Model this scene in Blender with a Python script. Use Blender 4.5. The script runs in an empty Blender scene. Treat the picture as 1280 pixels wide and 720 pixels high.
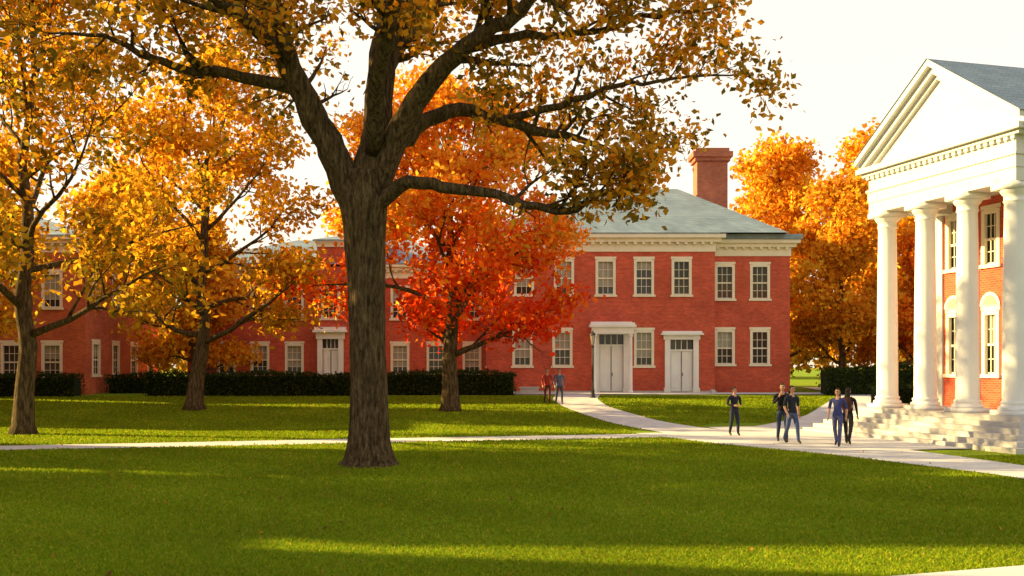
import bpy, math, random
import numpy as np
from mathutils import Vector, Matrix
scene=bpy.context.scene
F=1300.0; CH=2.4; HZ=459.0
# ------------------------------------------------------------------ camera
cd=bpy.data.cameras.new("camera"); cam=bpy.data.objects.new("camera",cd)
scene.collection.objects.link(cam); scene.camera=cam
cam.location=(0,0,CH); cam.rotation_euler=(math.radians(90),0,0)
cd.sensor_width=36; cd.lens=36*F/1280; cd.shift_y=(HZ-360)/1280; cd.clip_end=6000; cd.clip_start=.1
scene.view_settings.view_transform='Standard'; scene.view_settings.look='None'; scene.view_settings.exposure=0
# ------------------------------------------------------------------ light
ELEV=math.radians(19); az=Vector((-.97,.22,0)).normalized()
S=Vector((az.x*math.cos(ELEV),az.y*math.cos(ELEV),math.sin(ELEV)))
ld=bpy.data.lights.new("sun",'SUN'); ld.energy=16; ld.angle=math.radians(.5); ld.color=(1,.72,.28)
sun=bpy.data.objects.new("sun",ld); scene.collection.objects.link(sun)
sun.rotation_euler=S.to_track_quat('Z','Y').to_euler(); sun.location=(-30,20,40)
w=bpy.data.worlds.new("World"); scene.world=w; w.use_nodes=True
nt=w.node_tree; nt.nodes.clear()
out=nt.nodes.new('ShaderNodeOutputWorld'); bg=nt.nodes.new('ShaderNodeBackground')
sky=nt.nodes.new('ShaderNodeTexSky'); sky.sky_type='NISHITA'; sky.sun_disc=False
sky.sun_elevation=ELEV; sky.sun_rotation=math.atan2(S.x,S.y); sky.dust_density=3; sky.air_density=1
tc=nt.nodes.new('ShaderNodeTexCoord'); sp=nt.nodes.new('ShaderNodeSeparateXYZ'); nt.links.new(tc.outputs['Generated'],sp.inputs[0])
rp=nt.nodes.new('ShaderNodeValToRGB'); nt.links.new(sp.outputs[2],rp.inputs[0])
els=rp.color_ramp.elements; els.new(.5); els.new(.5)
for e_,(p_,c_) in zip(els,((0,(1,.82,.58)),(.16,(1,.92,.78)),(.42,(.90,.84,.74)),(.85,(.42,.42,.44)))): e_.position=p_; e_.color=(*c_,1)
sc_=nt.nodes.new('ShaderNodeVectorMath'); sc_.operation='SCALE'; sc_.inputs['Scale'].default_value=11.2; nt.links.new(rp.outputs[0],sc_.inputs[0])
mx=nt.nodes.new('ShaderNodeMix'); mx.data_type='RGBA'; mx.inputs[0].default_value=.88
nt.links.new(sc_.outputs[0],mx.inputs[7])
nt.links.new(sky.outputs[0],mx.inputs[6]); nt.links.new(mx.outputs[2],bg.inputs[0]); bg.inputs[1].default_value=.12
nt.links.new(bg.outputs[0],out.inputs[0])
# ------------------------------------------------------------------ helpers
def empty(name,loc=(0,0,0),rz=0):
    e=bpy.data.objects.new(name,None); scene.collection.objects.link(e); e.location=loc; e.rotation_euler=(0,0,rz); e.empty_display_size=.5
    return e
def mesh_obj(name,V,Fc,mats,parent=None,midx=None,smooth=False):
    me=bpy.data.meshes.new(name); me.from_pydata([tuple(v) for v in V],[],Fc); 
    for m in mats: me.materials.append(m)
    if midx is not None: me.polygons.foreach_set('material_index',midx)
    if smooth: me.polygons.foreach_set('use_smooth',[True]*len(me.polygons))
    me.update(); o=bpy.data.objects.new(name,me); scene.collection.objects.link(o)
    if parent: o.parent=parent
    return o
class MB:
    def __init__(s): s.V=[];s.F=[];s.M=[]
    def quad(s,pts,M=None,m=0):
        b=len(s.V)
        for p in pts: s.V.append(tuple(M@Vector(p)) if M else tuple(p))
        s.F.append(tuple(range(b,b+len(pts)))); s.M.append(m)
    def box(s,lo,hi,M=None,m=0):
        b=len(s.V)
        for z in (lo[2],hi[2]):
            for (x,y) in ((lo[0],lo[1]),(hi[0],lo[1]),(hi[0],hi[1]),(lo[0],hi[1])):
                p=(x,y,z); s.V.append(tuple(M@Vector(p)) if M else p)
        for f in ((3,2,1,0),(4,5,6,7),(0,1,5,4),(1,2,6,5),(2,3,7,6),(3,0,4,7)):
            s.F.append(tuple(b+i for i in f)); s.M.append(m)
    def lathe(s,c,prof,k=24,m=0,M=None):
        b=len(s.V)
        for (r,z) in prof:
            for i in range(k):
                a=2*math.pi*i/k
                p=(c[0]+r*math.cos(a),c[1]+r*math.sin(a),c[2]+z); s.V.append(tuple(M@Vector(p)) if M else p)
        n=len(prof)
        for j in range(n-1):
            for i in range(k):
                s.F.append((b+j*k+i,b+j*k+(i+1)%k,b+(j+1)*k+(i+1)%k,b+(j+1)*k+i)); s.M.append(m)
        s.F.append(tuple(b+(n-1)*k+i for i in range(k))); s.M.append(m)
        s.F.append(tuple(b+i for i in reversed(range(k)))); s.M.append(m)
    def tube(s,P,R,k=6,m=0,fn=None):
        b=len(s.V); n=len(P); P=[Vector(p) for p in P]
        t0=(P[-1]-P[0]).normalized(); ref=Vector((0,1,0)) if abs(t0.y)<.7 else Vector((1,0,0))
        for i in range(n):
            t=(P[min(i+1,n-1)]-P[max(i-1,0)]).normalized()
            a=t.cross(ref); 
            if a.length<1e-4: a=t.orthogonal()
            a.normalize(); c=t.cross(a)
            for j in range(k):
                th=2*math.pi*j/k; r=R[i]*(fn(th,P[i].z,i) if fn else 1)
                s.V.append(tuple(P[i]+a*(r*math.cos(th))+c*(r*math.sin(th))))
        for i in range(n-1):
            for j in range(k):
                s.F.append((b+i*k+j,b+i*k+(j+1)%k,b+(i+1)*k+(j+1)%k,b+(i+1)*k+j)); s.M.append(m)
        s.F.append(tuple(b+(n-1)*k+j for j in range(k))); s.M.append(m)
        s.F.append(tuple(b+j for j in reversed(range(k)))); s.M.append(m)
    def ell(s,c,r,k=12,n=8,m=0,fn=None,skip=None):
        b=len(s.V)
        for i in range(n+1):
            ph=math.pi*i/n
            for j in range(k):
                th=2*math.pi*j/k
                q=Vector((math.sin(ph)*math.cos(th),math.sin(ph)*math.sin(th),math.cos(ph)))
                if fn: q=fn(q)
                s.V.append((c[0]+q.x*r[0],c[1]+q.y*r[1],c[2]+q.z*r[2]))
        for i in range(n):
            for j in range(k):
                f=(b+i*k+j,b+(i+1)*k+j,b+(i+1)*k+(j+1)%k,b+i*k+(j+1)%k)
                if skip:
                    cc=sum((Vector(s.V[q]) for q in f),Vector())/4
                    if skip(((cc.x-c[0])/r[0],(cc.y-c[1])/r[1],(cc.z-c[2])/r[2])): continue
                s.F.append(f); s.M.append(m)
    def obj(s,name,mats,parent=None,smooth=False):
        if not s.F: return None
        if not isinstance(mats,(list,tuple)): mats=[mats]
        return mesh_obj(name,s.V,s.F,mats,parent,s.M,smooth)
# ------------------------------------------------------------------ materials
def mat(name,base=(.5,.5,.5),rough=.8,spec=.3):
    m=bpy.data.materials.new(name); m.use_nodes=True; b=m.node_tree.nodes['Principled BSDF']
    b.inputs['Base Color'].default_value=(*base,1); b.inputs['Roughness'].default_value=rough
    b.inputs['Specular IOR Level'].default_value=spec
    return m,m.node_tree,b
def N(nt,t,**kw):
    n=nt.nodes.new(t)
    for k,v in kw.items(): setattr(n,k,v)
    return n
def noise(nt,scale,detail=4,vec=None,rough=.5):
    n=N(nt,'ShaderNodeTexNoise'); n.inputs['Scale'].default_value=scale; n.inputs['Detail'].default_value=detail; n.inputs['Roughness'].default_value=rough
    if vec is not None: nt.links.new(vec,n.inputs['Vector'])
    return n
def ramp(nt,fac,stops):
    r=N(nt,'ShaderNodeValToRGB'); e=r.color_ramp.elements
    while len(e)<len(stops): e.new(.5)
    for i,(p,c) in enumerate(stops): e[i].position=p; e[i].color=(*c,1)
    nt.links.new(fac,r.inputs[0]); return r
def bump(nt,b,h,strength,dist=.02):
    bp=N(nt,'ShaderNodeBump'); bp.inputs['Strength'].default_value=strength; bp.inputs['Distance'].default_value=dist
    nt.links.new(h,bp.inputs['Height']); nt.links.new(bp.outputs[0],b.inputs['Normal'])
def mulmix(nt,a,b,fac=1,mode='MULTIPLY'):
    m=N(nt,'ShaderNodeMix'); m.data_type='RGBA'; m.blend_type=mode; m.inputs[0].default_value=fac
    nt.links.new(a,m.inputs[6]); nt.links.new(b,m.inputs[7]); return m.outputs[2]
def simple(name,base,rough=.7,var=.15,scale=3,spec=.3,bumps=0):
    m,nt,b=mat(name,base,rough,spec); tc=N(nt,'ShaderNodeTexCoord'); n=noise(nt,scale,6,tc.outputs['Object'],.6)
    lo=tuple(c*(1-var) for c in base); hi=tuple(min(1,c*(1+var)) for c in base)
    r=ramp(nt,n.outputs[0],[(.3,lo),(.7,hi)]); nt.links.new(r.outputs[0],b.inputs['Base Color'])
    if bumps: bump(nt,b,n.outputs[0],bumps)
    return m
def brickmat(name,c1,c2,mort):
    m,nt,b=mat(name,c1,.85,.2); tc=N(nt,'ShaderNodeTexCoord'); sp=N(nt,'ShaderNodeSeparateXYZ'); nt.links.new(tc.outputs['Object'],sp.inputs[0])
    ad=N(nt,'ShaderNodeMath',operation='ADD'); nt.links.new(sp.outputs[0],ad.inputs[0]); nt.links.new(sp.outputs[1],ad.inputs[1])
    cb=N(nt,'ShaderNodeCombineXYZ'); nt.links.new(ad.outputs[0],cb.inputs[0]); nt.links.new(sp.outputs[2],cb.inputs[1])
    br=N(nt,'ShaderNodeTexBrick'); nt.links.new(cb.outputs[0],br.inputs['Vector']); br.inputs['Scale'].default_value=1
    br.inputs['Brick Width'].default_value=.23; br.inputs['Row Height'].default_value=.078; br.inputs['Mortar Size'].default_value=.006
    br.inputs['Color1'].default_value=(*c1,1); br.inputs['Color2'].default_value=(*c2,1); br.inputs['Mortar'].default_value=(*mort,1)
    n=noise(nt,.7,8,tc.outputs['Object'],.65); r=ramp(nt,n.outputs[0],[(.3,(.72,.68,.68)),(.7,(1.15,1.14,1.12))])
    o=mulmix(nt,br.outputs[0],r.outputs[0]); nt.links.new(o,b.inputs['Base Color']); bump(nt,b,br.outputs[1],-.4,.01)
    return m
M_brick=brickmat("brick",(.66,.105,.052),(.48,.065,.036),(.52,.24,.16))
M_brick2=brickmat("brick_orange",(.66,.16,.06),(.50,.10,.045),(.42,.22,.15))
M_chim=brickmat("brick_chimney",(.50,.16,.08),(.37,.11,.065),(.4,.25,.2))
M_cream=simple("cream_paint",(.82,.76,.60),.6,.06,2)
M_white=simple("white_paint",(.60,.60,.59),.55,.05,1.3)
M_door=simple("white_door_paint",(.84,.84,.83),.55,.05,1.3)
M_col=simple("white_column_paint",(.74,.75,.76),.5,.04,1.5)
M_stone=simple("pale_stone",(.50,.49,.48),.85,.10,2.5,.2,.1)
M_path=simple("concrete_path",(.60,.59,.59),.9,.14,1.2,.2,.1)
M_glass,_,_b=mat("window_glass",(.035,.038,.035),.12,.45)
M_blind=simple("window_blind",(.35,.33,.27),.8,.15,1.5)
M_dark=simple("dark_metal",(.02,.02,.022),.45,.2,6,.5)
def roofmat():
    m,nt,b=mat("slate_roof",(.2,.25,.27),.6,.4); tc=N(nt,'ShaderNodeTexCoord'); sp=N(nt,'ShaderNodeSeparateXYZ'); nt.links.new(tc.outputs['Object'],sp.inputs[0])
    ad=N(nt,'ShaderNodeMath',operation='ADD'); nt.links.new(sp.outputs[0],ad.inputs[0]); nt.links.new(sp.outputs[1],ad.inputs[1])
    cb=N(nt,'ShaderNodeCombineXYZ'); nt.links.new(ad.outputs[0],cb.inputs[0]); nt.links.new(sp.outputs[2],cb.inputs[1])
    br=N(nt,'ShaderNodeTexBrick'); nt.links.new(cb.outputs[0],br.inputs['Vector']); br.inputs['Scale'].default_value=1
    br.inputs['Brick Width'].default_value=.35; br.inputs['Row Height'].default_value=.16; br.inputs['Mortar Size'].default_value=.008
    br.inputs['Color1'].default_value=(.24,.32,.38,1); br.inputs['Color2'].default_value=(.19,.26,.32,1); br.inputs['Mortar'].default_value=(.12,.15,.18,1)
    n=noise(nt,.6,6,tc.outputs['Object'],.6); r=ramp(nt,n.outputs[0],[(.3,(.8,.8,.8)),(.7,(1.2,1.2,1.15))])
    nt.links.new(mulmix(nt,br.outputs[0],r.outputs[0]),b.inputs['Base Color']); return m
M_roof=roofmat()
def grassmat():
    m,nt,b=mat("grass",(.06,.12,.015),.95,.1); tc=N(nt,'ShaderNodeTexCoord'); v=tc.outputs['Object']
    n1=noise(nt,.16,6,v,.6); n2=noise(nt,3.5,8,v,.7); n3=noise(nt,40,3,v,.7)
    r1=ramp(nt,n1.outputs[0],[(.3,(.155,.265,.008)),(.55,(.210,.305,.012)),(.75,(.27,.31,.018))])
    r2=ramp(nt,n2.outputs[0],[(.3,(.75,.78,.7)),(.7,(1.25,1.18,1.2))]); r3=ramp(nt,n3.outputs[0],[(.3,(.65,.7,.6)),(.7,(1.3,1.25,1.2))])
    o=mulmix(nt,mulmix(nt,r1.outputs[0],r2.outputs[0]),r3.outputs[0]); nt.links.new(o,b.inputs['Base Color']); bump(nt,b,n3.outputs[0],.6,.05); return m
M_grass=grassmat()
def barkmat():
    m,nt,b=mat("bark",(.1,.07,.05),.95,.1); tc=N(nt,'ShaderNodeTexCoord'); mp=N(nt,'ShaderNodeMapping'); mp.inputs['Scale'].default_value=(7,7,1.4)
    nt.links.new(tc.outputs['Object'],mp.inputs[0]); n=noise(nt,1.9,9,mp.outputs[0],.75)
    r=ramp(nt,n.outputs[0],[(.36,(.022,.015,.008)),(.5,(.11,.074,.036)),(.66,(.25,.18,.095))]); nt.links.new(r.outputs[0],b.inputs['Base Color']); bump(nt,b,n.outputs[0],1,.14); return m
M_bark=barkmat()
def leafmat(name,trans=.5):
    m=bpy.data.materials.new(name); m.use_nodes=True; nt=m.node_tree; nt.nodes.clear()
    o=N(nt,'ShaderNodeOutputMaterial'); a=N(nt,'ShaderNodeAttribute'); a.attribute_name='col'
    d=N(nt,'ShaderNodeBsdfDiffuse'); t=N(nt,'ShaderNodeBsdfTranslucent'); x=N(nt,'ShaderNodeMixShader'); x.inputs[0].default_value=trans
    nt.links.new(a.outputs['Color'],d.inputs[0]); nt.links.new(a.outputs['Color'],t.inputs[0])
    nt.links.new(d.outputs[0],x.inputs[1]); nt.links.new(t.outputs[0],x.inputs[2]); nt.links.new(x.outputs[0],o.inputs[0]); return m
M_leaf=leafmat("leaf",.55); M_hedge=leafmat("hedge_leaf",.2); M_blade=leafmat("grass_blade",.4)
# ------------------------------------------------------------------ terrain
GY=np.array([-300,-50]+list(range(0,40,4))+list(range(40,64,1))+[70,90,140,300,3000],float)
def _h(y): 
    t=np.clip((y-40)/22,0,1); return .9*t*t*(3-2*t)
GH=_h(GY)
def hh(y): return np.interp(y,GY,GH)
V=[];Fc=[]; xs=[-3000,-80,0,80,3000]
for y,h in zip(GY,GH):
    for x in xs: V.append((x,y,h))
for i in range(len(GY)-1):
    for j in range(4):
        a=i*5+j; Fc.append((a,a+1,a+6,a+5))
mesh_obj("grass_ground",V,Fc,[M_grass])
paths=[("path",[(-60,17),(-45,21.5),(-15,30.6),(-5.4,33.5),(6.5,36.6)],[2.0]*5),
 ("path",[(4.0,60.6),(3.3,55),(3.6,51),(5.2,44),(7.4,36.6)],[2.4,2.4,2.2,2.3,3.0]),
 ("path",[(6.6,38.2),(8.3,33.6),(10.2,28.6),(11.7,23.3),(13,16),(13.5,4)],[4.6,4.6,3.0,2.0,2,2]),
 ("pavement",[(9.6,41.5),(11.9,30.0)],[4.0,4.4]),
 ("path",[(-6,7.2),(4.8,10.95),(6.5,11.55),(18,15.6)],[1.9]*4),
 ("pavement",[(-1,59.6),(18,59.6)],[2.2,2.2]),
 ("path",[(10.4,40.5),(14,46),(19,57),(22,75)],[2.2,2,2,2])]
segs=[]
for k,(nm,pl,wd) in enumerate(paths):
    off=.02+.004*k; V=[];Fc=[]; rows=0
    L=[0]
    for i in range(len(pl)-1): L.append(L[-1]+math.dist(pl[i],pl[i+1])); segs.append((pl[i],pl[i+1],wd[i],wd[i+1]))
    n=int(L[-1]/.5)+1
    tt=np.linspace(0,L[-1],n+1); px=np.interp(tt,L,[p[0] for p in pl]); py=np.interp(tt,L,[p[1] for p in pl]); ww=np.interp(tt,L,wd)
    ker=np.ones(5)/5
    if n>8:
        px[2:-2]=np.convolve(px,ker,'valid'); py[2:-2]=np.convolve(py,ker,'valid')
    tx=np.gradient(px); ty=np.gradient(py); l=np.hypot(tx,ty); nx,ny=-ty/l,tx/l
    C=5
    for i in range(n+1):
        for c in range(C):
            s=(c/(C-1)-.5)*ww[i]; x=px[i]+nx[i]*s; y=py[i]+ny[i]*s; V.append((x,y,float(hh(y))+off))
    for i in range(n):
        for c in range(C-1):
            a=i*C+c; Fc.append((a,a+C,a+C+1,a+1))
    mesh_obj(nm,V,Fc,[M_path])
def onpath(x,y,margin=0):
    r=np.zeros(x.shape,bool)
    for (a,b,w0,w1) in segs:
        dx,dy=b[0]-a[0],b[1]-a[1]; t=np.clip(((x-a[0])*dx+(y-a[1])*dy)/(dx*dx+dy*dy),0,1)
        d=np.hypot(x-a[0]-t*dx,y-a[1]-t*dy); r|=d<(w0+(w1-w0)*t)/2+margin
    return r
# ------------------------------------------------------------------ leaves
def quads(name,C,A,B,col,m,parent=None,fold=None):
    n=len(C); V=np.empty((n,4,3)); V[:,0]=C-A; V[:,1]=C+B; V[:,2]=C+A; V[:,3]=C-B
    if fold is not None: V[:,1]+=fold; V[:,3]+=fold
    me=bpy.data.meshes.new(name); me.vertices.add(4*n); me.vertices.foreach_set('co',V.ravel())
    me.loops.add(4*n); me.loops.foreach_set('vertex_index',np.arange(4*n,dtype=np.int32))
    me.polygons.add(n); me.polygons.foreach_set('loop_start',np.arange(0,4*n,4,dtype=np.int32)); me.polygons.foreach_set('loop_total',np.full(n,4,np.int32))
    me.materials.append(m); me.update(calc_edges=True)
    at=me.attributes.new('col','FLOAT_COLOR','POINT'); c4=np.ones((n,4,4)); c4[:,:,:3]=col[:,None,:]; at.data.foreach_set('color',c4.ravel())
    o=bpy.data.objects.new(name,me); scene.collection.objects.link(o)
    if parent: o.parent=parent
    return o
def leaves(name,anch,rng,per,sig,size,cols,m,parent=None,squash=.8,dark=(.6,1.25),zc=None):
    anch=np.array(anch); n=len(anch)*per; C=np.repeat(anch,per,0)+rng.normal(0,1,(n,3))*np.array([sig,sig,sig*squash])
    a=rng.normal(0,1,(n,3)); a/=np.linalg.norm(a,axis=1)[:,None]; b=rng.normal(0,1,(n,3)); b-=a*(a*b).sum(1)[:,None]; b/=np.linalg.norm(b,axis=1)[:,None]
    s=size*rng.uniform(.6,1.3,n)[:,None]; nn=np.cross(a,b)
    cols=np.array(cols); ca=rng.random(len(anch))
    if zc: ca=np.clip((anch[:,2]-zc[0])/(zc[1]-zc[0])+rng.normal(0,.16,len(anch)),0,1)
    cj=np.repeat(ca,per)+rng.normal(0,.16,n); cj=np.clip(cj,0,.999)*(len(cols)-1)
    i=cj.astype(int); f=(cj-i)[:,None]; col=cols[i]*(1-f)+cols[np.minimum(i+1,len(cols)-1)]*f
    col=col*np.repeat(rng.uniform(dark[0],dark[1],len(anch)),per)[:,None]*rng.uniform(.75,1.2,n)[:,None]
    return quads(name,C,a*s,b*s*.62,np.clip(col,0,.95),m,parent,nn*s*.18)
# ------------------------------------------------------------------ trees
def wander(rng,p,d,L,n,wob,up):
    P=[Vector(p)]; d=Vector(d).normalized()
    for i in range(n):
        d=(d+Vector(rng.normal(0,wob,3))+Vector((0,0,up))).normalized(); P.append(P[-1]+d*(L/n))
    return P
def at(P,t):
    f=t*(len(P)-1); i=min(int(f),len(P)-2); q=f-i; return P[i].lerp(P[i+1],q),(P[i+1]-P[i]).normalized(),i,q
def sprout(mb,anch,rng,P,R,level,cnt,tmin,Lr,depth,sc=1.0):
    for c in range(cnt):
        t=tmin+(1-tmin)*(c+rng.random())/cnt; t=min(t,.99); p,tg,i,q=at(P,t); r=R[i]*(1-q)+R[i+1]*q
        pr=Vector(rng.normal(0,1,3)); pr-=tg*pr.dot(tg); pr.normalize(); a=rng.uniform(.6,1.15)
        d=tg*math.cos(a)+pr*math.sin(a)+Vector((0,0,.15)); L=rng.uniform(*Lr)*sc*(1.15-.45*t)
        n=5 if level==1 else 3; Q=wander(rng,p,d,L,n,.2,.05); r0=min(r*.6,.05*L+.01); 
        RR=[max(r0*(1-.85*k/n),.008) for k in range(n+1)]; mb.tube(Q,RR,5 if level==1 else 4)
        if level<depth:
            sprout(mb,anch,rng,Q,RR,level+1,5,.25,(Lr[0]*.38,Lr[1]*.45),depth,sc)
            anch.append(Q[-1])
        else:
            anch.append(Q[-1]); anch.append(at(Q,.55)[0])
def gen_tree(name,base,H,r,cR,cb,cols,seed,leaf=.13,per=18,nprim=15,sig=.38,lean=(0,0),dark=(.65,1.25),sec=7,zc=None,drop=0):
    rng=np.random.default_rng(seed); e=empty(name,(base[0],base[1],float(hh(base[1])))); mb=MB(); anch=[]
    n=10; P=[Vector((lean[0]*k/n+rng.normal(0,.12)*(k>1),lean[1]*k/n+rng.normal(0,.12)*(k>1),-.1+H*.95*k/n)) for k in range(n+1)]
    P.insert(1,Vector((0,0,.35))); R=[r*1.5]+[r*1.08]+[max(r*(1-.92*(k/n)),.03) for k in range(1,n+1)]
    ph=rng.uniform(0,6)
    mb.tube(P,R,14,fn=lambda th,z,i:1+(.12*math.cos(4*th+ph) if i==0 else .05*math.cos(3*th+ph+i)))
    for k in range(nprim):
        u=(k+rng.random()*.8)/nprim; z=cb*.85+(H*.9-cb*.85)*u; t=z/(H*.95); p,tg,i,q=at(P,min(t,.98)); th=k*2.4+rng.uniform(-.4,.4)
        el=math.radians(10+56*u+rng.uniform(-5,10)); d=Vector((math.cos(th)*math.cos(el),math.sin(th)*math.cos(el),math.sin(el)))
        prof=(1-.62*u**1.6)*(.78+.22*min(1,u*5)); L=cR*prof*rng.uniform(.8,1.15)
        Q=wander(rng,p,d,L,7,.12,.04 if u>.2 else .08); r0=R[i]*.5; RR=[max(r0*(1-.85*kk/7),.015) for kk in range(8)]
        mb.tube(Q,RR,7); sprout(mb,anch,rng,Q,RR,1,sec,.22,(cR*.28,cR*.45),2)
    anch=[a for a in anch if a.z>cb*.85 and rng.random()>=drop]
    mb.obj("trunk_and_limbs",M_bark,e,True)
    leaves("foliage",anch,rng,per,sig,leaf,cols,M_leaf,e,.8,dark,zc); return e
def W(px,py,dy=0,D=25.2):
    d=D+dy; return Vector(((px-640)/F*d,d,CH+(HZ-py)/F*d))
OB=W(462,583); OB.z=0
rng=np.random.default_rng(5)
oak=empty("shade_tree",(OB.x,OB.y,0)); mb=MB(); anch=[]
limbs=dict(
 L=[(448,262,0,.38),(415,190,-.3,.35),(388,135,-.6,.30),(365,85,-.8,.27),(348,30,-1,.24),(325,-40,-1.3,.2),(290,-120,-1.5,.13),(260,-190,-1.6,.04)],
 Ls=[(374,112,-.7,.17),(320,98,-1,.14),(250,90,-1.3,.11),(190,72,-1.8,.08),(130,45,-2,.05),(60,40,-2.2,.02)],
 C=[(458,245,0,.42),(470,160,.2,.36),(478,90,.4,.33),(488,20,.5,.3),(500,-60,.6,.24),(505,-160,.6,.14),(500,-240,.5,.04)],
 R=[(470,235,0,.34),(500,160,-.4,.29),(533,103,-.8,.25),(580,62,-1.2,.20),(635,22,-1.6,.16),(700,-30,-2,.12),(780,-70,-2.4,.08),(850,-90,-2.6,.03)],
 R1=[(485,195,0,.25),(520,162,.4,.20),(560,140,.8,.18),(620,146,1.2,.15),(680,165,1.6,.12),(735,176,1.9,.08),(780,196,2.2,.05),(830,205,2.3,.02)],
 R1u=[(635,149,1.3,.11),(700,132,1,.09),(770,108,.8,.06),(840,100,.6,.04),(925,92,.5,.015)],
 R2=[(448,268,0,.22),(510,231,-.6,.16),(570,236,-1,.13),(640,248,-1.4,.10),(710,264,-1.8,.08),(745,240,-2,.045),(780,240,-2.2,.02)],
 Ru=[(585,60,-1.2,.13),(660,45,-.8,.1),(740,40,-.4,.07),(820,20,0,.05),(905,5,.3,.02)],
 F1=[(468,190,-.2,.22),(480,60,-2,.18),(520,-80,-4,.12),(560,-160,-5.5,.04)],
 B1=[(465,190,.2,.22),(500,60,2.5,.18),(580,-20,4.8,.12),(660,-60,6.5,.04)],
 B2=[(420,200,-.1,.18),(390,120,2.5,.13),(330,50,5,.09),(270,10,7,.04)],
 F2=[(360,75,-.8,.18),(300,20,-2.5,.14),(230,-20,-4,.09),(150,-60,-5,.04)],
 UL=[(345,20,-1,.16),(270,-30,0,.12),(180,-50,1,.08),(80,-70,2,.03)],
 C2=[(480,80,.4,.2),(540,0,1.2,.15),(620,-80,2,.1),(700,-130,2.5,.03)])
TP=[W(462,590),W(462,583),W(462,572),W(461,550),W(461,500),W(459,420),W(457,340),W(456,285),W(455,250),W(456,215)]
TR=[.80,.73,.58,.49,.45,.435,.45,.50,.58,.48]
def cat(P,R,sub=3):
    A=[];B=[]; n=len(P)
    for i in range(n-1):
        p0,p1,p2,p3=P[max(i-1,0)],P[i],P[i+1],P[min(i+2,n-1)]
        for s in range(sub):
            t=s/sub; A.append(.5*((2*p1)+(p2-p0)*t+(2*p0-5*p1+4*p2-p3)*t*t+(3*p1-p0-3*p2+p3)*t**3)); B.append(R[i]*(1-t)+R[i+1]*t)
    A.append(P[-1]); B.append(R[-1]); return A,B
OBv=Vector((OB.x,OB.y,0))
A,B=cat([p-OBv for p in TP],TR,4)
mb.tube(A,B,36,fn=lambda th,z,i:1+.10*math.exp(-max(z,0)/.35)*math.cos(5*th+1)+.035*math.cos(9*th+z*.7)+.025*math.cos(4*th-z*1.3)+.02*math.sin(z*5+th*3))
for k,l in limbs.items():
    P=[W(a,b,c)-OBv for a,b,c,_ in l]; R=[q[3] for q in l]; A,B=cat(P,R,4)
    A=[a+Vector(rng.normal(0,.035,3)) if 1<i else a for i,a in enumerate(A)]
    mb.tube(A,B,14,fn=lambda th,z,i:1+.06*math.cos(3*th+i*.5))
    Ltot=sum((A[i+1]-A[i]).length for i in range(len(A)-1)); t0={'L':.4,'C':.4,'R':.35,'R1':.33,'R2':.45}.get(k,.25)
    sprout(mb,anch,rng,A,B,1,int(Ltot*1.75),t0,(1.0,2.1),2)
mb.obj("trunk_and_limbs",M_bark,oak,True)
def keep(a):
    if a.z<5.3: return False
    g=a+OBv; px=640+g.x/g.y*F; py=HZ-(g.z-CH)/g.y*F
    pr=1.0
    if 470<px<700 and py>200: pr=.15
    elif px<470 and py>190: pr=.3
    elif 375<px<450 and 60<py<=250: pr=.12
    elif py>10: pr=.85
    return rng.random()<pr
anch=[a for a in anch if keep(a)]
OAKC=[(.15,.13,.018),(.36,.22,.025),(.68,.35,.03),(.88,.44,.03),(.88,.32,.02)]
leaves("foliage",anch,rng,15,.28,.10,OAKC,M_leaf,oak,.8,(.65,1.25))
print("oak anchors",len(anch))
GOLD=[(.34,.22,.02),(.78,.40,.025),(.92,.48,.03),(.93,.37,.02)]
OLIV=[(.20,.16,.02),(.50,.30,.02),(.86,.43,.025),(.90,.36,.02)]
RED=[(.80,.06,.010),(.92,.11,.012),(.95,.20,.015),(.95,.33,.025),(.95,.44,.04)]
ORNG=[(.62,.24,.02),(.92,.36,.025),(.95,.47,.035),(.95,.62,.06)]
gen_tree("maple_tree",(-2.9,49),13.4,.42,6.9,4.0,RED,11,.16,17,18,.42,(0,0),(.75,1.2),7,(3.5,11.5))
gen_tree("shade_tree",(-17.3,36.8),17,.36,7.5,5.0,OLIV,12,.14,14,16,.36,(.3,0),drop=.12)
gen_tree("shade_tree",(-15.1,49.5),15.5,.40,6.6,4.5,GOLD,13,.155,14,16,.38,(.8,0),drop=.08)
gen_tree("shade_tree",(-20.5,27.5),17,.45,8.8,6.0,GOLD,14,.13,14,16,.36,drop=.12)
gen_tree("maple_tree",(-26.5,51),12,.3,4.6,4.4,ORNG,15,.17,13,14,.4,drop=.1)
gen_tree("maple_tree",(-19.4,63),10,.25,3.6,2.2,ORNG,16,.18,13,12,.4)
gen_tree("shade_tree",(-28,28.3),17,.4,6.5,7.2,GOLD,23,.16,16,14,.45)  # unseen tree added off frame; its crown cuts the left sun streak short
gen_tree("maple_tree",(20.5,80),17.5,.4,6.5,3.5,ORNG,17,.22,13,15,.55)
gen_tree("maple_tree",(26.5,74),17.5,.45,6.5,3,ORNG,18,.22,13,15,.55)
gen_tree("maple_tree",(33,90),19,.45,7.5,3,ORNG,19,.26,13,14,.6)
gen_tree("maple_tree",(20.6,65),12.5,.25,4.2,1.8,ORNG,20,.17,14,14,.42)
gen_tree("maple_tree",(25.4,63),9,.25,3.6,1.6,RED[2:],24,.18,13,12,.4)
gen_tree("shade_tree",(-30,80),15,.4,7,3,GOLD,21,.25,12,13,.55)
gen_tree("shade_tree",(-11,86),15,.4,7,3,ORNG,22,.25,12,13,.55)
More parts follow.
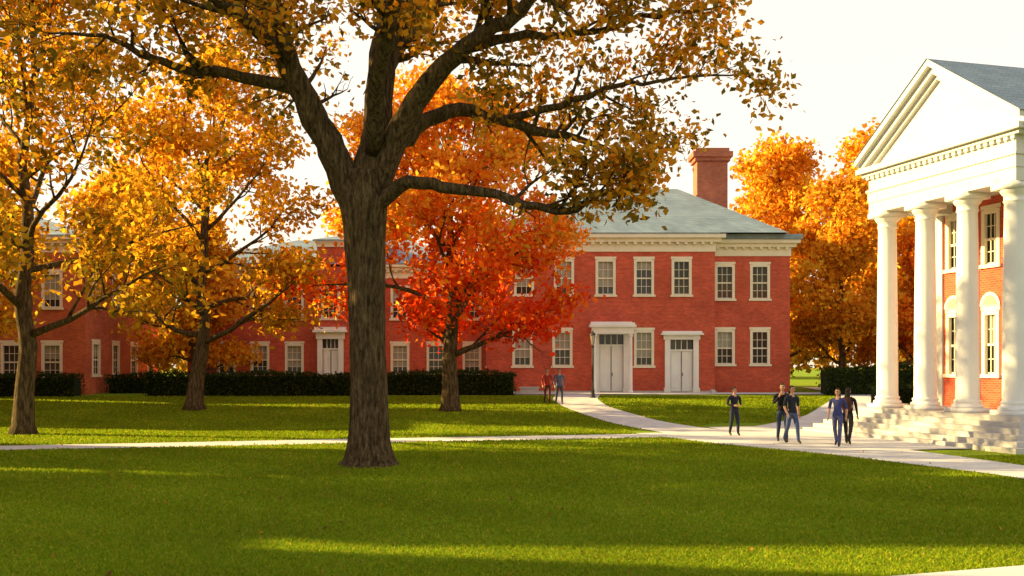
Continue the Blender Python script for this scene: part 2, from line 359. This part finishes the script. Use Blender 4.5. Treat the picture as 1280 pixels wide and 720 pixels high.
# distant trees
rng=np.random.default_rng(77); an=[]
for i in range(110):
    th=rng.uniform(-1.25,1.25); d=rng.uniform(125,175); c=np.array([math.sin(th)*d,math.cos(th)*d,.9]); hgt=rng.uniform(8,15); rr=rng.uniform(4,6)
    q=rng.normal(0,1,(70,3)); q/=np.linalg.norm(q,axis=1)[:,None]; q*=rng.uniform(.5,1,(70,1)); an+=list(c+np.array([0,0,hgt*.55])+q*np.array([rr,rr,hgt*.5]))
leaves("distant_trees",an,rng,9,.8,.6,[(.14,.12,.02),(.4,.22,.03),(.7,.34,.04),(.75,.42,.05)],M_leaf)
# ------------------------------------------------------------------ buildings
brng=random.Random(3)
def facade(P,M,Wd,H,ops,inner=True):
    us=sorted({0,Wd}|{o[0] for o in ops}|{o[1] for o in ops}); zs=sorted({0,H}|{o[2] for o in ops}|{o[3] for o in ops})
    for i in range(len(us)-1):
        for j in range(len(zs)-1):
            cu=(us[i]+us[i+1])/2; cz=(zs[j]+zs[j+1])/2
            if any(o[0]<cu<o[1] and o[2]<cz<o[3] for o in ops): continue
            P['w'].quad([(us[i],0,zs[j]),(us[i+1],0,zs[j]),(us[i+1],0,zs[j+1]),(us[i],0,zs[j+1])],M)
    for o in ops:
        a,b,c,d,kind=o; dp=.2
        P['w'].quad([(a,0,c),(a,0,d),(a,dp,d),(a,dp,c)],M); P['w'].quad([(b,0,c),(b,dp,c),(b,dp,d),(b,0,d)],M)
        P['w'].quad([(a,0,d),(b,0,d),(b,dp,d),(a,dp,d)],M); P['w'].quad([(a,0,c),(a,dp,c),(b,dp,c),(b,0,c)],M)
        f=P['f']; w=.14
        if kind in('win','arch'):
            f.box((a-.02,-.03,c+.001),(a+w,.1,d-.001),M); f.box((b-w,-.03,c+.001),(b+.02,.1,d-.001),M)
            f.box((a+w,-.028,d-w),(b-w,.1,d+.02),M); f.box((a-.1,-.1,c-.12),(b+.1,.1,c),M)
            P['s'].box((a-.06,-.02,d+.021),(b+.06,.05,d+.16),M)
            ia,ib,ic,id_=a+w,b-w,c+.001,d-w
            P['g'].quad([(ia,.13,ic),(ib,.13,ic),(ib,.13,id_),(ia,.13,id_)],M)
            if brng.random()<.55:
                h=brng.choice([.25,.4,.5,.5,.75])*(id_-ic); P['b'].quad([(ia,.122,id_-h),(ib,.122,id_-h),(ib,.122,id_),(ia,.122,id_)],M)
            mid=(ic+id_)/2; f.box((ia,.05,mid-.04),(ib,.115,mid+.04),M)
            f.box((ia,.07,ic),(ib,.112,ic+.07),M)
            for t in (1/3,2/3):
                u=ia+(ib-ia)*t; f.box((u-.014,.08,ic+.07),(u+.014,.11,mid-.04),M); f.box((u-.014,.08,mid+.04),(u+.014,.11,id_),M)
            for (q0,q1) in ((ic+.07,mid-.04),(mid+.04,id_)):
                z=(q0+q1)/2; f.box((ia,.083,z-.014),(ib,.107,z+.014),M)
            if kind=='arch':
                n=12; r=(b-a)/2+.08; cu=(a+b)/2; z0=d+.17; 
                pts=[(cu+r*math.cos(math.pi*k/n),-.05,z0+r*math.sin(math.pi*k/n)) for k in range(n+1)]
                f.quad(pts,M)
                for k in range(n):
                    p,q=pts[k],pts[k+1]; f.quad([p,(p[0],0,p[2]),(q[0],0,q[2]),q],M)
                pts=[(cu+(r-.14)*math.cos(math.pi*k/n),-.053,z0+.03+(r-.14)*math.sin(math.pi*k/n)) for k in range(n+1)]
                P['b'].quad(pts,M)
        else:
            f=P['d']; top=d; hw=.32; ent=.75 if kind=='door' else .5
            f.box((a-hw,-.12,0.001),(a,.1,top),M); f.box((b,-.12,0.001),(b+hw,.1,top),M)
            f.box((a-hw-.06,-.16,0.0),(a+.03,-.001,.3),M); f.box((b-.03,-.16,0),(b+hw+.06,-.001,.3),M)
            f.box((a-hw-.08,-.18,top),(b+hw+.08,.1,top+ent*.55),M); f.box((a-hw-.25,-.40,top+ent*.55),(b+hw+.25,.0,top+ent*.75),M); f.box((a-hw-.17,-.3,top+ent*.75),(b+hw+.17,-.002,top+ent),M)
            tz=top-.62
            P['g'].quad([(a,.14,tz),(b,.14,tz),(b,.14,top),(a,.14,top)],M); f.box((a,.04,tz-.06),(b,.15,tz+.04),M)
            for t in (.25,.5,.75): f.box((a+(b-a)*t-.02,.09,tz+.04),(a+(b-a)*t+.02,.13,top),M)
            f.box((a,.12,0),(b,.17,tz-.06),M); m=(a+b)/2
            for (q0,q1) in ((a+.06,m-.05),(m+.05,b-.06)):
                f.box((q0-.03,.085,.05),(q1+.03,.119,.2),M)
                for (z0,z1) in ((.3,.95),(1.05,tz-.2)):
                    for bx in (((q0,.09,z0),(q0+.07,.119,z1)),((q1-.07,.09,z0),(q1,.119,z1)),((q0+.07,.092,z0),(q1-.07,.119,z0+.07)),((q0+.07,.092,z1-.07),(q1-.07,.119,z1))): f.box(*bx,M)
            P['m'].box((m-.012,.075,.02),(m+.012,.118,tz-.08),M); P['m'].box((m+.05,.05,1.0),(m+.08,.118,1.2),M)
def newP(): return {k:MB() for k in 'wfsgbdmrc'}
def flush(P,e,wall=M_brick,cor=M_cream):
    for k,n,m in (('w','walls',wall),('f','window_frames',M_cream),('s','lintels',M_cream),('g','window_glass',M_glass),('b','blinds',M_blind),('d','door',M_door),('m','door_hardware',M_dark),('r','roof',M_roof),('c','cornice',cor)):
        P[k].obj(n,m,e)
def wins(W_,zr,step=2.3,w=1.15):
    n=max(1,int((W_-1)/step)); s=(W_)/n; return [(s*(i+.5)-w/2,s*(i+.5)+w/2,z0,z1,'win') for i in range(n) for z0,z1 in zr]
def block(P,x0,y0,Wd,Dp,H,front,zr,chh=.9,ov=.5,roof=3.5,ridge=None):
    T=Matrix.Translation
    facade(P,T((x0,y0,0)),Wd,H,front)
    facade(P,T((x0+Wd,y0,0))@Matrix.Rotation(math.pi/2,4,'Z'),Dp,H,wins(Dp,zr))
    facade(P,T((x0+Wd,y0+Dp,0))@Matrix.Rotation(math.pi,4,'Z'),Wd,H,wins(Wd,zr))
    facade(P,T((x0,y0+Dp,0))@Matrix.Rotation(-math.pi/2,4,'Z'),Dp,H,wins(Dp,zr))
    c=P['c']; c.box((x0-.06,y0-.06,H),(x0+Wd+.06,y0+Dp+.06,H+chh*.55)); c.box((x0-ov*.6,y0-ov*.6,H+chh*.55),(x0+Wd+ov*.6,y0+Dp+ov*.6,H+chh*.78)); c.box((x0-ov,y0-ov,H+chh*.78),(x0+Wd+ov,y0+Dp+ov,H+chh))
    n=int(Wd/.5)
    for i in range(n): 
        u=x0+(i+.5)*Wd/n; c.box((u-.08,y0-ov*.55,H+chh*.42),(u+.08,y0-.061,H+chh*.549))
    if roof:
        a,b,cc,d=x0-ov-.03,x0+Wd+ov+.03,y0-ov-.03,y0+Dp+ov+.03; z=H+chh+.003; my=(cc+d)/2; mx_=(a+b)/2
        r=P['r']; r.box((a,cc,z-.05),(b,d,z+.04)); z+=.045
        if b-a>=d-cc:
            q=(d-cc)/2*.95
            A1=(a+q,my,z+roof); A2=(b-q,my,z+roof)
            r.quad([(a,cc,z),(b,cc,z),A2,A1]); r.quad([(b,d,z),(a,d,z),A1,A2]); r.quad([(a,d,z),(a,cc,z),A1]); r.quad([(b,cc,z),(b,d,z),A2])
        else:
            q=(b-a)/2*.95
            A1=(mx_,cc+q,z+roof); A2=(mx_,d-q,z+roof)
            r.quad([(a,cc,z),(b,cc,z),A1]); r.quad([(b,cc,z),(b,d,z),A2,A1]); r.quad([(b,d,z),(a,d,z),A2]); r.quad([(a,d,z),(a,cc,z),A1,A2])
ZM=[(1.6,3.7),(5.8,7.9)]
e=empty("shade_hall",(-1.5,61.5,.88)); P=newP()
def wl(cs,zs,w=1.15): return [(c-w/2,c+w/2,z0,z1,'win') for c in cs for z0,z1 in zs]
cx=lambda px,d=61.5:(px-640)/F*d+1.5
front=wl([cx(655),cx(705),cx(757),cx(805),cx(852)],[ZM[1]])+wl([cx(653),cx(703),cx(805)],[ZM[0]])+[(cx(764)-.72,cx(764)+.72,0.0,3.45,'door'),(cx(852)-.68,cx(852)+.68,0.0,3.15,'door2')]
block(P,0,0,13.5,14,8.35,front,ZM,1.0,.55,0)
block(P,13.5,.6,4.6,13,8.15,wl([cx(906,62.1)-13.5,cx(950,62.1)-13.5],[(1.7,3.75),(5.6,7.65)]),ZM,.95,.5,0)
z=9.36; a,b,c_,d_=-.6,18.7,-.6,14.7; r=P['r']; A1=(7.6,7,z+3.9); A2=(12.4,7,z+3.9)
r.box((a,c_,z-.003),(b-5,d_,z+.05)); r.box((b-5,c_+.6,z-.25),(b,d_,z+.045)); z+=.052
r.quad([(a,c_,z),(b-1,c_,z),A2,A1]); r.quad([(b-1,d_,z),(a,d_,z),A1,A2]); r.quad([(a,d_,z),(a,c_,z),A1]); r.quad([(b-1,c_,z),(b-1,d_,z),A2])
# entrance porch canopy on slender columns
pc=cx(764); pb=MB(); pb.box((pc-1.22,-1.05,3.47),(pc+1.22,-.405,3.86)); pb.box((pc-1.36,-1.2,3.86),(pc+1.36,-.405,4.0)); pb.box((pc-1.28,-1.1,4.0),(pc+1.28,-.405,4.12))
for sx in (-1.05,1.05): pb.lathe((pc+sx,-.88,0.0),[(.15,0),(.15,.12),(.115,.18),(.095,3.25),(.14,3.33),(.14,3.468)],14)
pb.obj("porch_canopy",M_door,e)
flush(P,e)
ch=MB(); ch.box((13.6,6.5,9),(15.6,8.0,15.3)); ch.box((13.45,6.35,15.0),(15.75,8.15,15.25)); ch.box((13.3,6.2,15.25),(15.9,8.3,15.6)); ch.box((13.5,6.4,15.6),(15.7,8.1,15.85)); ch.obj("chimney",M_chim,e)
st=MB()
for c0,wd,ex in ((cx(764),3.0,.6),(cx(852),2.7,0)):
    for k in range(3): st.box((c0-wd/2-.02*k,-.55-ex-.3*k,-.6),(c0+wd/2+.02*k,-.1,.0-.13*k-.003))
st.box((-.2,-.12,-.8),(13.6,.0-.004,.12)) ; st.obj("entrance_steps",M_stone,e)
wll=MB(); wll.box((cx(650),-2.4,-.6),(cx(672),-1.9,.32)); wll.box((cx(650)-.06,-2.46,.32),(cx(672)+.06,-1.84,.4)); wll.box((cx(880),-2.4,-.6),(cx(884),-1.9,.25)); wll.obj("low_stone_wall",M_stone,e)
e=empty("shade_hall",(-20.6,66,.88)); P=newP(); ZL=[(1.1,3.0),(4.6,6.55)]
U=lambda px:(px-640)/F*66+20.6
block(P,0,0,19,12,7.15,wl([U(283),U(325),U(368)],ZL)+wl([U(500),U(545),U(590)],ZL),ZL,.9,.5,2.2)
P2x=U(398); 
block(P,P2x,-.5,U(475)-P2x,6,9.1,wl([U(415)-P2x,U(452)-P2x],[ZL[1]])+wl([U(452)-P2x],[ZL[0]])+[(U(415)-P2x-.5,U(415)-P2x+.5,0,3.3,'door')],[(4.6,6.5)],.4,.2,.6)
flush(P,e)
e=empty("shade_hall",(-42,58.5,.85)); P=newP(); U=lambda px:(px-640)/F*58.5+42
block(P,0,0,18,12,8,wl([U(65),U(14),U(-37),U(-88),U(-139)],[(.9,2.9),(4.9,6.9)],1.15),[(1.1,3.0),(5,7)],.9,.5,2.0)
flush(P,e,M_brick2)
# unseen halls added to shade the lawn; gaps and low links shape sun streaks
for (yy,ww,H,x0,Dp) in ((6,14.6,15.2,-34,12),(24.2,4.8,14.8,-34,12),(32.4,4.0,14.2,-34,12),(20.603,3.594,10.9,-37,5),(29.003,3.394,7.4,-37,5),(45.6,10.5,9.6,-34,8)):
    e=empty("shade_hall",(x0,yy,0),math.pi/2); P=newP(); zr=[(1.2,3.3),(5.2,7.3),(9.2,11.2)] if H>12 else ([(1.2,3.3)] if Dp<6 else [(1.4,3.4),(5.4,7.4)])
    block(P,0,0,ww,Dp,H,wins(ww,zr),zr,1.0,.001 if Dp<6 else .3,0); flush(P,e)
    if ww>12:
        cb=MB(); cb.box((ww*.3,4,H),(ww*.3+1.6,5.2,H+3.0)); cb.obj("chimney",M_chim,e)
# ------------------------------------------------------------------ portico building
e=empty("temple_portico_hall",(13.5,37.4,0),math.atan2(-.963,.273)); P=newP()
T=Matrix.Translation
X0,X1,Y0,Y1=-.8,7.03,2.5,18
frontz=[]
for x in (.42,2.27,5.83): frontz+= [(x-.4,x+.4,2.15,4.35,'arch')]
for x in (.42,2.27,3.98,5.83): frontz+= [(x-.42,x+.42,5.95,7.85,'win')]
frontz+=[(3.98-.55,3.98+.55,.96,4.0,'win')]
frontz=[(a-X0,b-X0,c,d,k) for a,b,c,d,k in frontz]
facade(P,T((X0,Y0,0)),X1-X0,9.3,frontz)
zr=[(2.15,4.3),(5.95,7.85)]
facade(P,T((X1,Y0,0))@Matrix.Rotation(math.pi/2,4,'Z'),Y1-Y0,9.3,wins(Y1-Y0,zr,2.4,1.0))
facade(P,T((X1,Y1,0))@Matrix.Rotation(math.pi,4,'Z'),X1-X0,9.3,wins(X1-X0,zr,2.4,1.0))
facade(P,T((X0,Y1,0))@Matrix.Rotation(-math.pi/2,4,'Z'),Y1-Y0,9.3,wins(Y1-Y0,zr,2.4,1.0))
flush(P,e,M_brick,M_white)
c=MB()
cols=[0,2.08,4.15,6.23]
for x in cols:
    c.box((x-.50,-.50,.95),(x+.50,.50,1.1))
    prof=[(.47,0),(.49,.05),(.47,.1),(.41,.13),(.40,.17),(.43,.2),(.42,.24),(.375,.28)]
    for k in range(13):
        t=k/12; prof.append((.37-.06*t**1.6,.3+t*5.95))
    prof+=[(.325,6.28),(.35,6.31),(.325,6.34),(.325,6.48),(.38,6.52),(.44,6.62),(.45,6.66)]
    c.lathe((x,0,1.1),prof,32)
    c.box((x-.48,-.48,7.76),(x+.48,.48,7.95))
o=c.obj("columns",M_col,e)
for p in o.data.polygons: p.use_smooth=len(p.vertices)==4 and abs(p.normal.z)<.9 and p.area<.2
c=MB()
for x in (X0+.35,X1-.35): c.box((x-.3,Y0-.08,.95),(x+.3,Y0-.002,7.95))
xa,xb=-.50,6.73
c.box((xa,-.42,7.95),(xb,.42,8.35)); c.box((xa-.03,-.45,8.35),(xb+.03,.45,8.72)); c.box((xa-.08,-.5,8.72),(xb+.08,.5,8.8))
c.box((xa,-.42,8.8),(xb,.42,9.3))
for sx in (xa,xb-.84): c.box((sx,.42,7.95),(sx+.84,Y0-.001,9.3))
c.box((xa+.84,.42,8.3),(xb-.84,Y0-.001,8.4))
c.box((X0-.04,Y0,8.75),(X1+.04,Y1+.04,9.301))
c.box((-.75,-.55,9.3),(6.98,Y1+.2,9.42)); c.box((-.92,-.70,9.42),(7.15,Y1+.3,9.6))
n=26
for i in range(n):
    u=-.6+(i+.5)*7.43/n; c.box((u-.08,-.52,9.18),(u+.08,-.421,9.299))
apx=3.115; hwid=4.08; z0=9.6; rise=2.60
def slab(y0,y1,off0,off1,inset=0):
    for s in (-1,1):
        p=[(apx+s*hwid,z0+off0),(apx,z0+rise+off0),(apx,z0+rise+off1),(apx+s*hwid,z0+off1)]
        b=len(c.V)
        for yy in (y0,y1):
            for q in p: c.V.append((q[0],yy,q[1]))
        for f in ((0,1,2,3),(7,6,5,4),(0,4,5,1),(1,5,6,2),(2,6,7,3),(3,7,4,0)): c.F.append(tuple(b+i for i in f)); c.M.append(0)
slab(-.72,Y1+.3,.12,.34); slab(-.54,.0,-.12,.119); slab(-.36,.0,-.30,-.121)
c.quad([(apx-hwid+.3,-.22,z0),(apx+hwid-.3,-.22,z0),(apx,-.22,z0+rise+.05)])
c.quad([(apx-hwid+.3,Y1+.05,z0),(apx,Y1+.05,z0+rise+.05),(apx+hwid-.3,Y1+.05,z0)])
c.obj("entablature_and_pediment",M_white,e)
r=MB()
for s in (-1,1):
    y0,y1=-.76,Y1+.35; zz=.345
    r.quad([(apx+s*(hwid+.06),y0,z0+zz-.04),(apx,y0,z0+rise+zz),(apx,y1,z0+rise+zz),(apx+s*(hwid+.06),y1,z0+zz-.04)])
r.obj("roof",M_roof,e)
s=MB()
for k in range(6):
    q=.27*k; s.box((-.95-q,-.68-q,-.3-.01*k),(7.18+q,2.6,.95-.16*k))
o=s.obj("portico_steps",M_stone,e)
# ------------------------------------------------------------------ hedges
def hedge(x0,x1,y0,y1,h,seed,cols=((.02,.035,.01),(.04,.065,.015),(.07,.09,.02))):
    e=empty("hedge",((x0+x1)/2,(y0+y1)/2,float(hh((y0+y1)/2)))); hx,hy=(x1-x0)/2,(y1-y0)/2
    m=MB(); m.box((-hx+.12,-hy+.12,-.3),(hx-.12,hy-.12,h-.12)); m.obj("core",M_hcore,e)
    rg=np.random.default_rng(seed); n=int(hx*2*260); u=rg.uniform(-1,1,(n,3)); f=rg.integers(0,4,n)
    p=np.stack([u[:,0]*hx,u[:,1]*hy,(u[:,2]+1)/2*h],1); p[f==0,1]=-hy; p[f==1,2]=h; p[f==2,1]=-hy; m3=(f==3); p[m3,1]=hy
    p+=np.stack([.0*p[:,0],.06*np.sin(p[:,0]*1.3)+rg.normal(0,.03,n),.07*np.sin(p[:,0]*.9+1)+.04*np.sin(p[:,0]*2.7)+rg.normal(0,.05,n)],1)
    leaves("leaves",p,rg,3,.07,.07,cols,M_hedge,e)
M_hcore=simple("hedge_core",(.012,.02,.006),1,.3,5)
hedge(-30,-23.8,56.6,57.8,1.15,1); hedge(-20.2,-8.5,57.2,58.6,1.2,2); hedge(-8.2,0.2,58.2,59.6,1.25,3); hedge(17.5,25,58,59.5,1.5,4); hedge(-23.5,-20.6,60.2,61.2,1.0,5)
hedge(16.2,24,46,47.4,1.4,6)
# ------------------------------------------------------------------ grass blades and fallen leaves
rng=np.random.default_rng(9)
n1_=320000; n2_=230000
y=np.concatenate([10.2+(rng.random(n1_)**1.7)*20, 29+rng.random(n2_)*28]); n=len(y); x=rng.uniform(-1,1,n)*(y*.5+1.2)
k=~onpath(x,y,.03); k&=np.hypot(x-OB.x,y-OB.y)>.62
k&=~((x>10.5)&(y>28)&(y<40)); x=x[k];y=y[k];n=len(x)
h=rng.uniform(.025,.055,n)*(1+np.minimum(y-10,24)*.03); an=rng.uniform(0,6.28,n); wd=rng.uniform(.004,.008,n)*(1+(y-10)*.11)
C=np.stack([x,y,hh(y)+h*.45],1); A_=np.stack([rng.normal(0,.018,n),rng.normal(0,.018,n),h*.5],1); B_=np.stack([np.cos(an)*wd,np.sin(an)*wd,0*wd],1)
base=np.array([(.190,.29,.010),(.255,.335,.014),(.34,.35,.020),(.45,.36,.05)]); ii=rng.choice(4,n,p=[.4,.4,.16,.04]); pat=.92+.13*np.sin(x*.9+np.sin(y*.7)*1.5)*np.sin(y*.8+x*.3)
quads("grass_blades",C,A_,B_,base[ii]*pat[:,None]*rng.uniform(.75,1.3,n)[:,None],M_blade)
n=1500; y=10.5+rng.random(n)**1.2*45; x=rng.uniform(-1,1,n)*(y*.5+1); k=rng.random(n)<np.clip(.12+.8*np.exp(-((x+3.4)**2+(y-25)**2)/60),0,1); x=x[k];y=y[k];n=len(x)
th=rng.uniform(0,6.28,n); s_=rng.uniform(.025,.045,n); tl=rng.normal(0,.02,n)
C=np.stack([x,y,hh(y)+.05],1); quads("fallen_leaves",C,np.stack([np.cos(th)*s_,np.sin(th)*s_,tl],1),np.stack([-np.sin(th)*s_*.65,np.cos(th)*s_*.65,-tl*.5],1),
  np.array([(.5,.25,.04),(.35,.16,.03),(.6,.35,.05),(.2,.1,.03)])[rng.integers(0,4,n)],M_leaf)
# ------------------------------------------------------------------ street lamp
def lamp(x,y,H=3.6):
    e=empty("street_lamp",(x,y,float(hh(y)))); m=MB(); m.lathe((0,0,-.05),[(.16,0),(.16,.12),(.11,.2),(.09,.5),(.06,.6),(.05,H-.75),(.07,H-.7),(.09,H-.62)],12)
    m.lathe((0,0,H-.12),[(.17,0),(.13,.1),(.05,.17),(.02,.28)],8)
    for k in range(4):
        a=math.pi/4+k*math.pi/2; m.tube([(.09*math.cos(a),.09*math.sin(a),H-.62),(.14*math.cos(a),.14*math.sin(a),H-.11)],[.012,.012],5)
    m.obj("post",M_dark,e); g=MB(); g.lathe((0,0,H-.61),[(.075,0),(.12,.48)],8); g.obj("lantern_glass",simple("lantern_glass",(.5,.48,.42),.3,.05),e)
lamp((741-640)/F*56,56,3.5)
# ------------------------------------------------------------------ people
def person(loc,heading,Ht=1.75,stride=.25,top=(.02,.025,.06),pants=(.05,.08,.2),hair=(.02,.012,.008),skin=(.5,.28,.19),long=False,arm='swing',forearm_skin=False,pack=None,legs_skin=False,build=1.0):
    s=stride; k=Ht/1.75; e=empty("person",(loc[0],loc[1],float(hh(loc[1]))+.024),heading); sh=.18*build
    J=[(0,0,.97),(0,.01,1.09),(0,.0,1.27),(0,.01,1.39),(0,.015,1.48),(0,0,1.56)]
    R=[(.135*build,.10),(.115*build,.09),(.145*build,.105),(.12*build,.085),(.058,.055),(.05,.05)]; E=[(0,1),(1,2),(2,3),(3,4),(4,5)]; TG=['top','top','top','skin','skin']
    wr=[]
    for sd in (1,-1):
        f=s*sd*.5; b=len(J)
        if arm=='swing': el=(sd*(sh+.06),.05+f*.35,1.13); w_=(sd*(sh+.05),-.06+f*.9,.90)
        elif arm=='hold' : el=(sd*(sh+.05),.03,1.13); w_=(sd*.10,-.22,1.10)
        else: el=((sd*(sh+.06),.05,1.13) if sd>0 else (sd*(sh+.05),-.03,1.15)); w_=((sd*(sh+.06),-.03,.88) if sd>0 else (sd*.12,-.2,1.38))
        J+= [(sd*sh,.01,1.40),el,w_]; R+=[(.062,.06),(.046,.046),(.031,.031)]
        E+= [(3,b),(b,b+1),(b+1,b+2)]; TG+=['top','top','skin' if forearm_skin else 'top']; wr.append((el,w_,sd))
        b=len(J); fo=-s*sd
        kn=(sd*.10,fo*.5-.03-.03*abs(s),.52); ank=(sd*.095,fo+(.08 if fo>0 else 0),.10+(.05 if fo>.1 else 0)); toe=(sd*.105,fo-.13+(.06 if fo>0 else 0),.035)
        J+=[(sd*.09,0,.90),kn,ank,toe]; R+=[(.098,.095),(.066,.068),(.044,.048),(.038,.028)]
        E+=[(0,b),(b,b+1),(b+1,b+2),(b+2,b+3)]; TG+=['pants','pants','skin' if legs_skin else 'pants','shoe']
    me=bpy.data.meshes.new("b"); me.from_pydata([tuple(c*k for c in j) for j in J],E,[]); ob=bpy.data.objects.new("b",me); scene.collection.objects.link(ob)
    sm=ob.modifiers.new("s",'SKIN'); sm.use_smooth_shade=True
    for i,v in enumerate(me.skin_vertices[0].data): v.radius=(R[i][0]*k,R[i][1]*k); v.use_root=(i==0)
    ss=ob.modifiers.new("u",'SUBSURF'); ss.levels=2; ss.render_levels=2
    bpy.context.view_layer.update(); dg=bpy.context.evaluated_depsgraph_get(); nm=bpy.data.meshes.new_from_object(ob.evaluated_get(dg)); bpy.data.objects.remove(ob)
    mats={'top':simple("jacket_cloth",top,.9,.25,14),'pants':simple("trouser_cloth",pants,.9,.25,14),'skin':simple("skin",skin,.6,.06,8),'shoe':simple("shoe",(.03,.025,.02),.6,.2,9)}
    ks=list(mats); nm.materials.clear()
    for q in ks: nm.materials.append(mats[q])
    JJ=[Vector(j)*k for j in J]
    for p in nm.polygons:
        best=None
        for (a,b),t in zip(E,TG):
            A_,B_=JJ[a],JJ[b]; d=B_-A_; u=max(0,min(1,(p.center-A_).dot(d)/d.length_squared)); q=(p.center-A_-d*u).length
            if best is None or q<best[0]: best=(q,t)
        t=best[1]; 
        if t=='pants' and p.center.z>.93*k: t='top'
        if t=='top' and p.center.z<.90*k and abs(p.center.x)<.13: t='pants'
        p.material_index=ks.index(t); p.use_smooth=True
    body=bpy.data.objects.new("body",nm); scene.collection.objects.link(body); body.parent=e
    h=MB(); cz=1.635
    def fn(q):
        q=q.copy()
        if q.z<0: q.x*=1-.28*(-q.z)**1.5; q.y=q.y*(1-.15*(-q.z)) 
        return q
    h.ell((0,-.01,cz),(.073,.092,.115),16,12,0,fn)
    h.tube([(0,-.095,cz+.02),(0,-.112,cz-.018),(0,-.096,cz-.028)],[.006,.013,.010],6,0)
    for sd in (1,-1):
        h.ell((sd*.075,.0,cz),(.012,.02,.032),8,6,0); h.ell((sd*.028,-.093,cz+.012),(.013,.008,.008),8,6,2); h.box((sd*.028-.018,-.103,cz+.030),(sd*.028+.018,-.088,cz+.037),None,1)
    h.ell((0,-.090,cz-.052),(.022,.010,.007),8,5,3)
    h.ell((0,.006,cz+.022),(.083,.098,.108),16,12,1,None,(lambda q:(q[1]<-.45 and q[2]<.45) or q[2]<-.75) if not long else (lambda q:q[1]<-.35 and q[2]<.5))
    if long: h.ell((0,.065,cz-.12),(.085,.045,.19),12,10,1)
    for (el,w_,sd) in wr:
        a=Vector(el); b=Vector(w_); d=(b-a).normalized(); side=Vector((0,-1,0)) if arm=='swing' else Vector((0,0,1)); side=(side-d*side.dot(d)).normalized(); inn=d.cross(side)*(1 if sd<0 else -1)
        h.tube([b-d*.02,b+d*.02,b+d*.06,b+d*.088],[.026,.030,.034,.026],8,0)
        for q,(o_,l) in enumerate(((-.028,.062),(-.010,.075),(.010,.080),(.027,.070))):
            r0=b+d*.08+side*o_; h.tube([r0,r0+d*l*.5+inn*.006,r0+d*l*.85+inn*.028],[.0095,.009,.0065],6,0)
        r0=b+d*.035+side*.028; h.tube([r0,r0+side*.025+d*.028,r0+side*.028+d*.058+inn*.01],[.012,.011,.008],6,0)
    h.V=[tuple(c*k for c in v) for v in h.V]
    h.obj("head_and_hands",[mats['skin'],simple("hair",hair,.7,.3,20),simple("eye",(.02,.02,.02),.3),simple("lips",(.4,.12,.1),.5)],e,True)
    if pack:
        g=MB(); g.ell((0,.17*k,1.24*k),(.15,.10,.22),12,10,0,lambda q:Vector((math.copysign(abs(q.x)**.6,q.x),math.copysign(abs(q.y)**.7,q.y),math.copysign(abs(q.z)**.7,q.z))))
        for sd in (1,-1): g.tube([(sd*.1,.12,1.44*k),(sd*.105,-.02,1.475*k),(sd*.105,-.125,1.38*k),(sd*.12,-.125,1.2*k),(sd*.15,.06,1.07*k)],[.018]*5,6)
        g.obj("backpack",simple("backpack_fabric",pack,.8,.2,9),e,True)
    return e
def PX(px,d): return ((px-640)/F*d,d)
person(PX(918,36.0),.25,1.68,.10,(.014,.016,.035),(.02,.025,.05),arm='hold',build=1.15)
person(PX(978,32.9),-.1,1.86,.16,(.010,.010,.016),(.03,.045,.10),pack=(.03,.03,.04),arm='one',build=1.15)
person(PX(990,32.3),.3,1.80,.20,(.016,.018,.035),(.06,.09,.19),long=True,forearm_skin=True,build=1.1)
person(PX(1047,31.2),-.5,1.74,.24,(.04,.05,.18),(.07,.08,.2),long=True,forearm_skin=True,build=1.05)
person(PX(1060,31.9),2.6,1.74,.2,(.014,.012,.013),(.02,.02,.03),long=True,pack=(.06,.02,.015),build=1.1)
person(PX(684,52.5),.1,1.76,.22,(.36,.04,.03),(.10,.03,.03),hair=(.05,.02,.01),build=1.1)
person(PX(699,52),.2,1.8,.2,(.08,.11,.2),(.05,.06,.10),arm='swing',build=1.15)
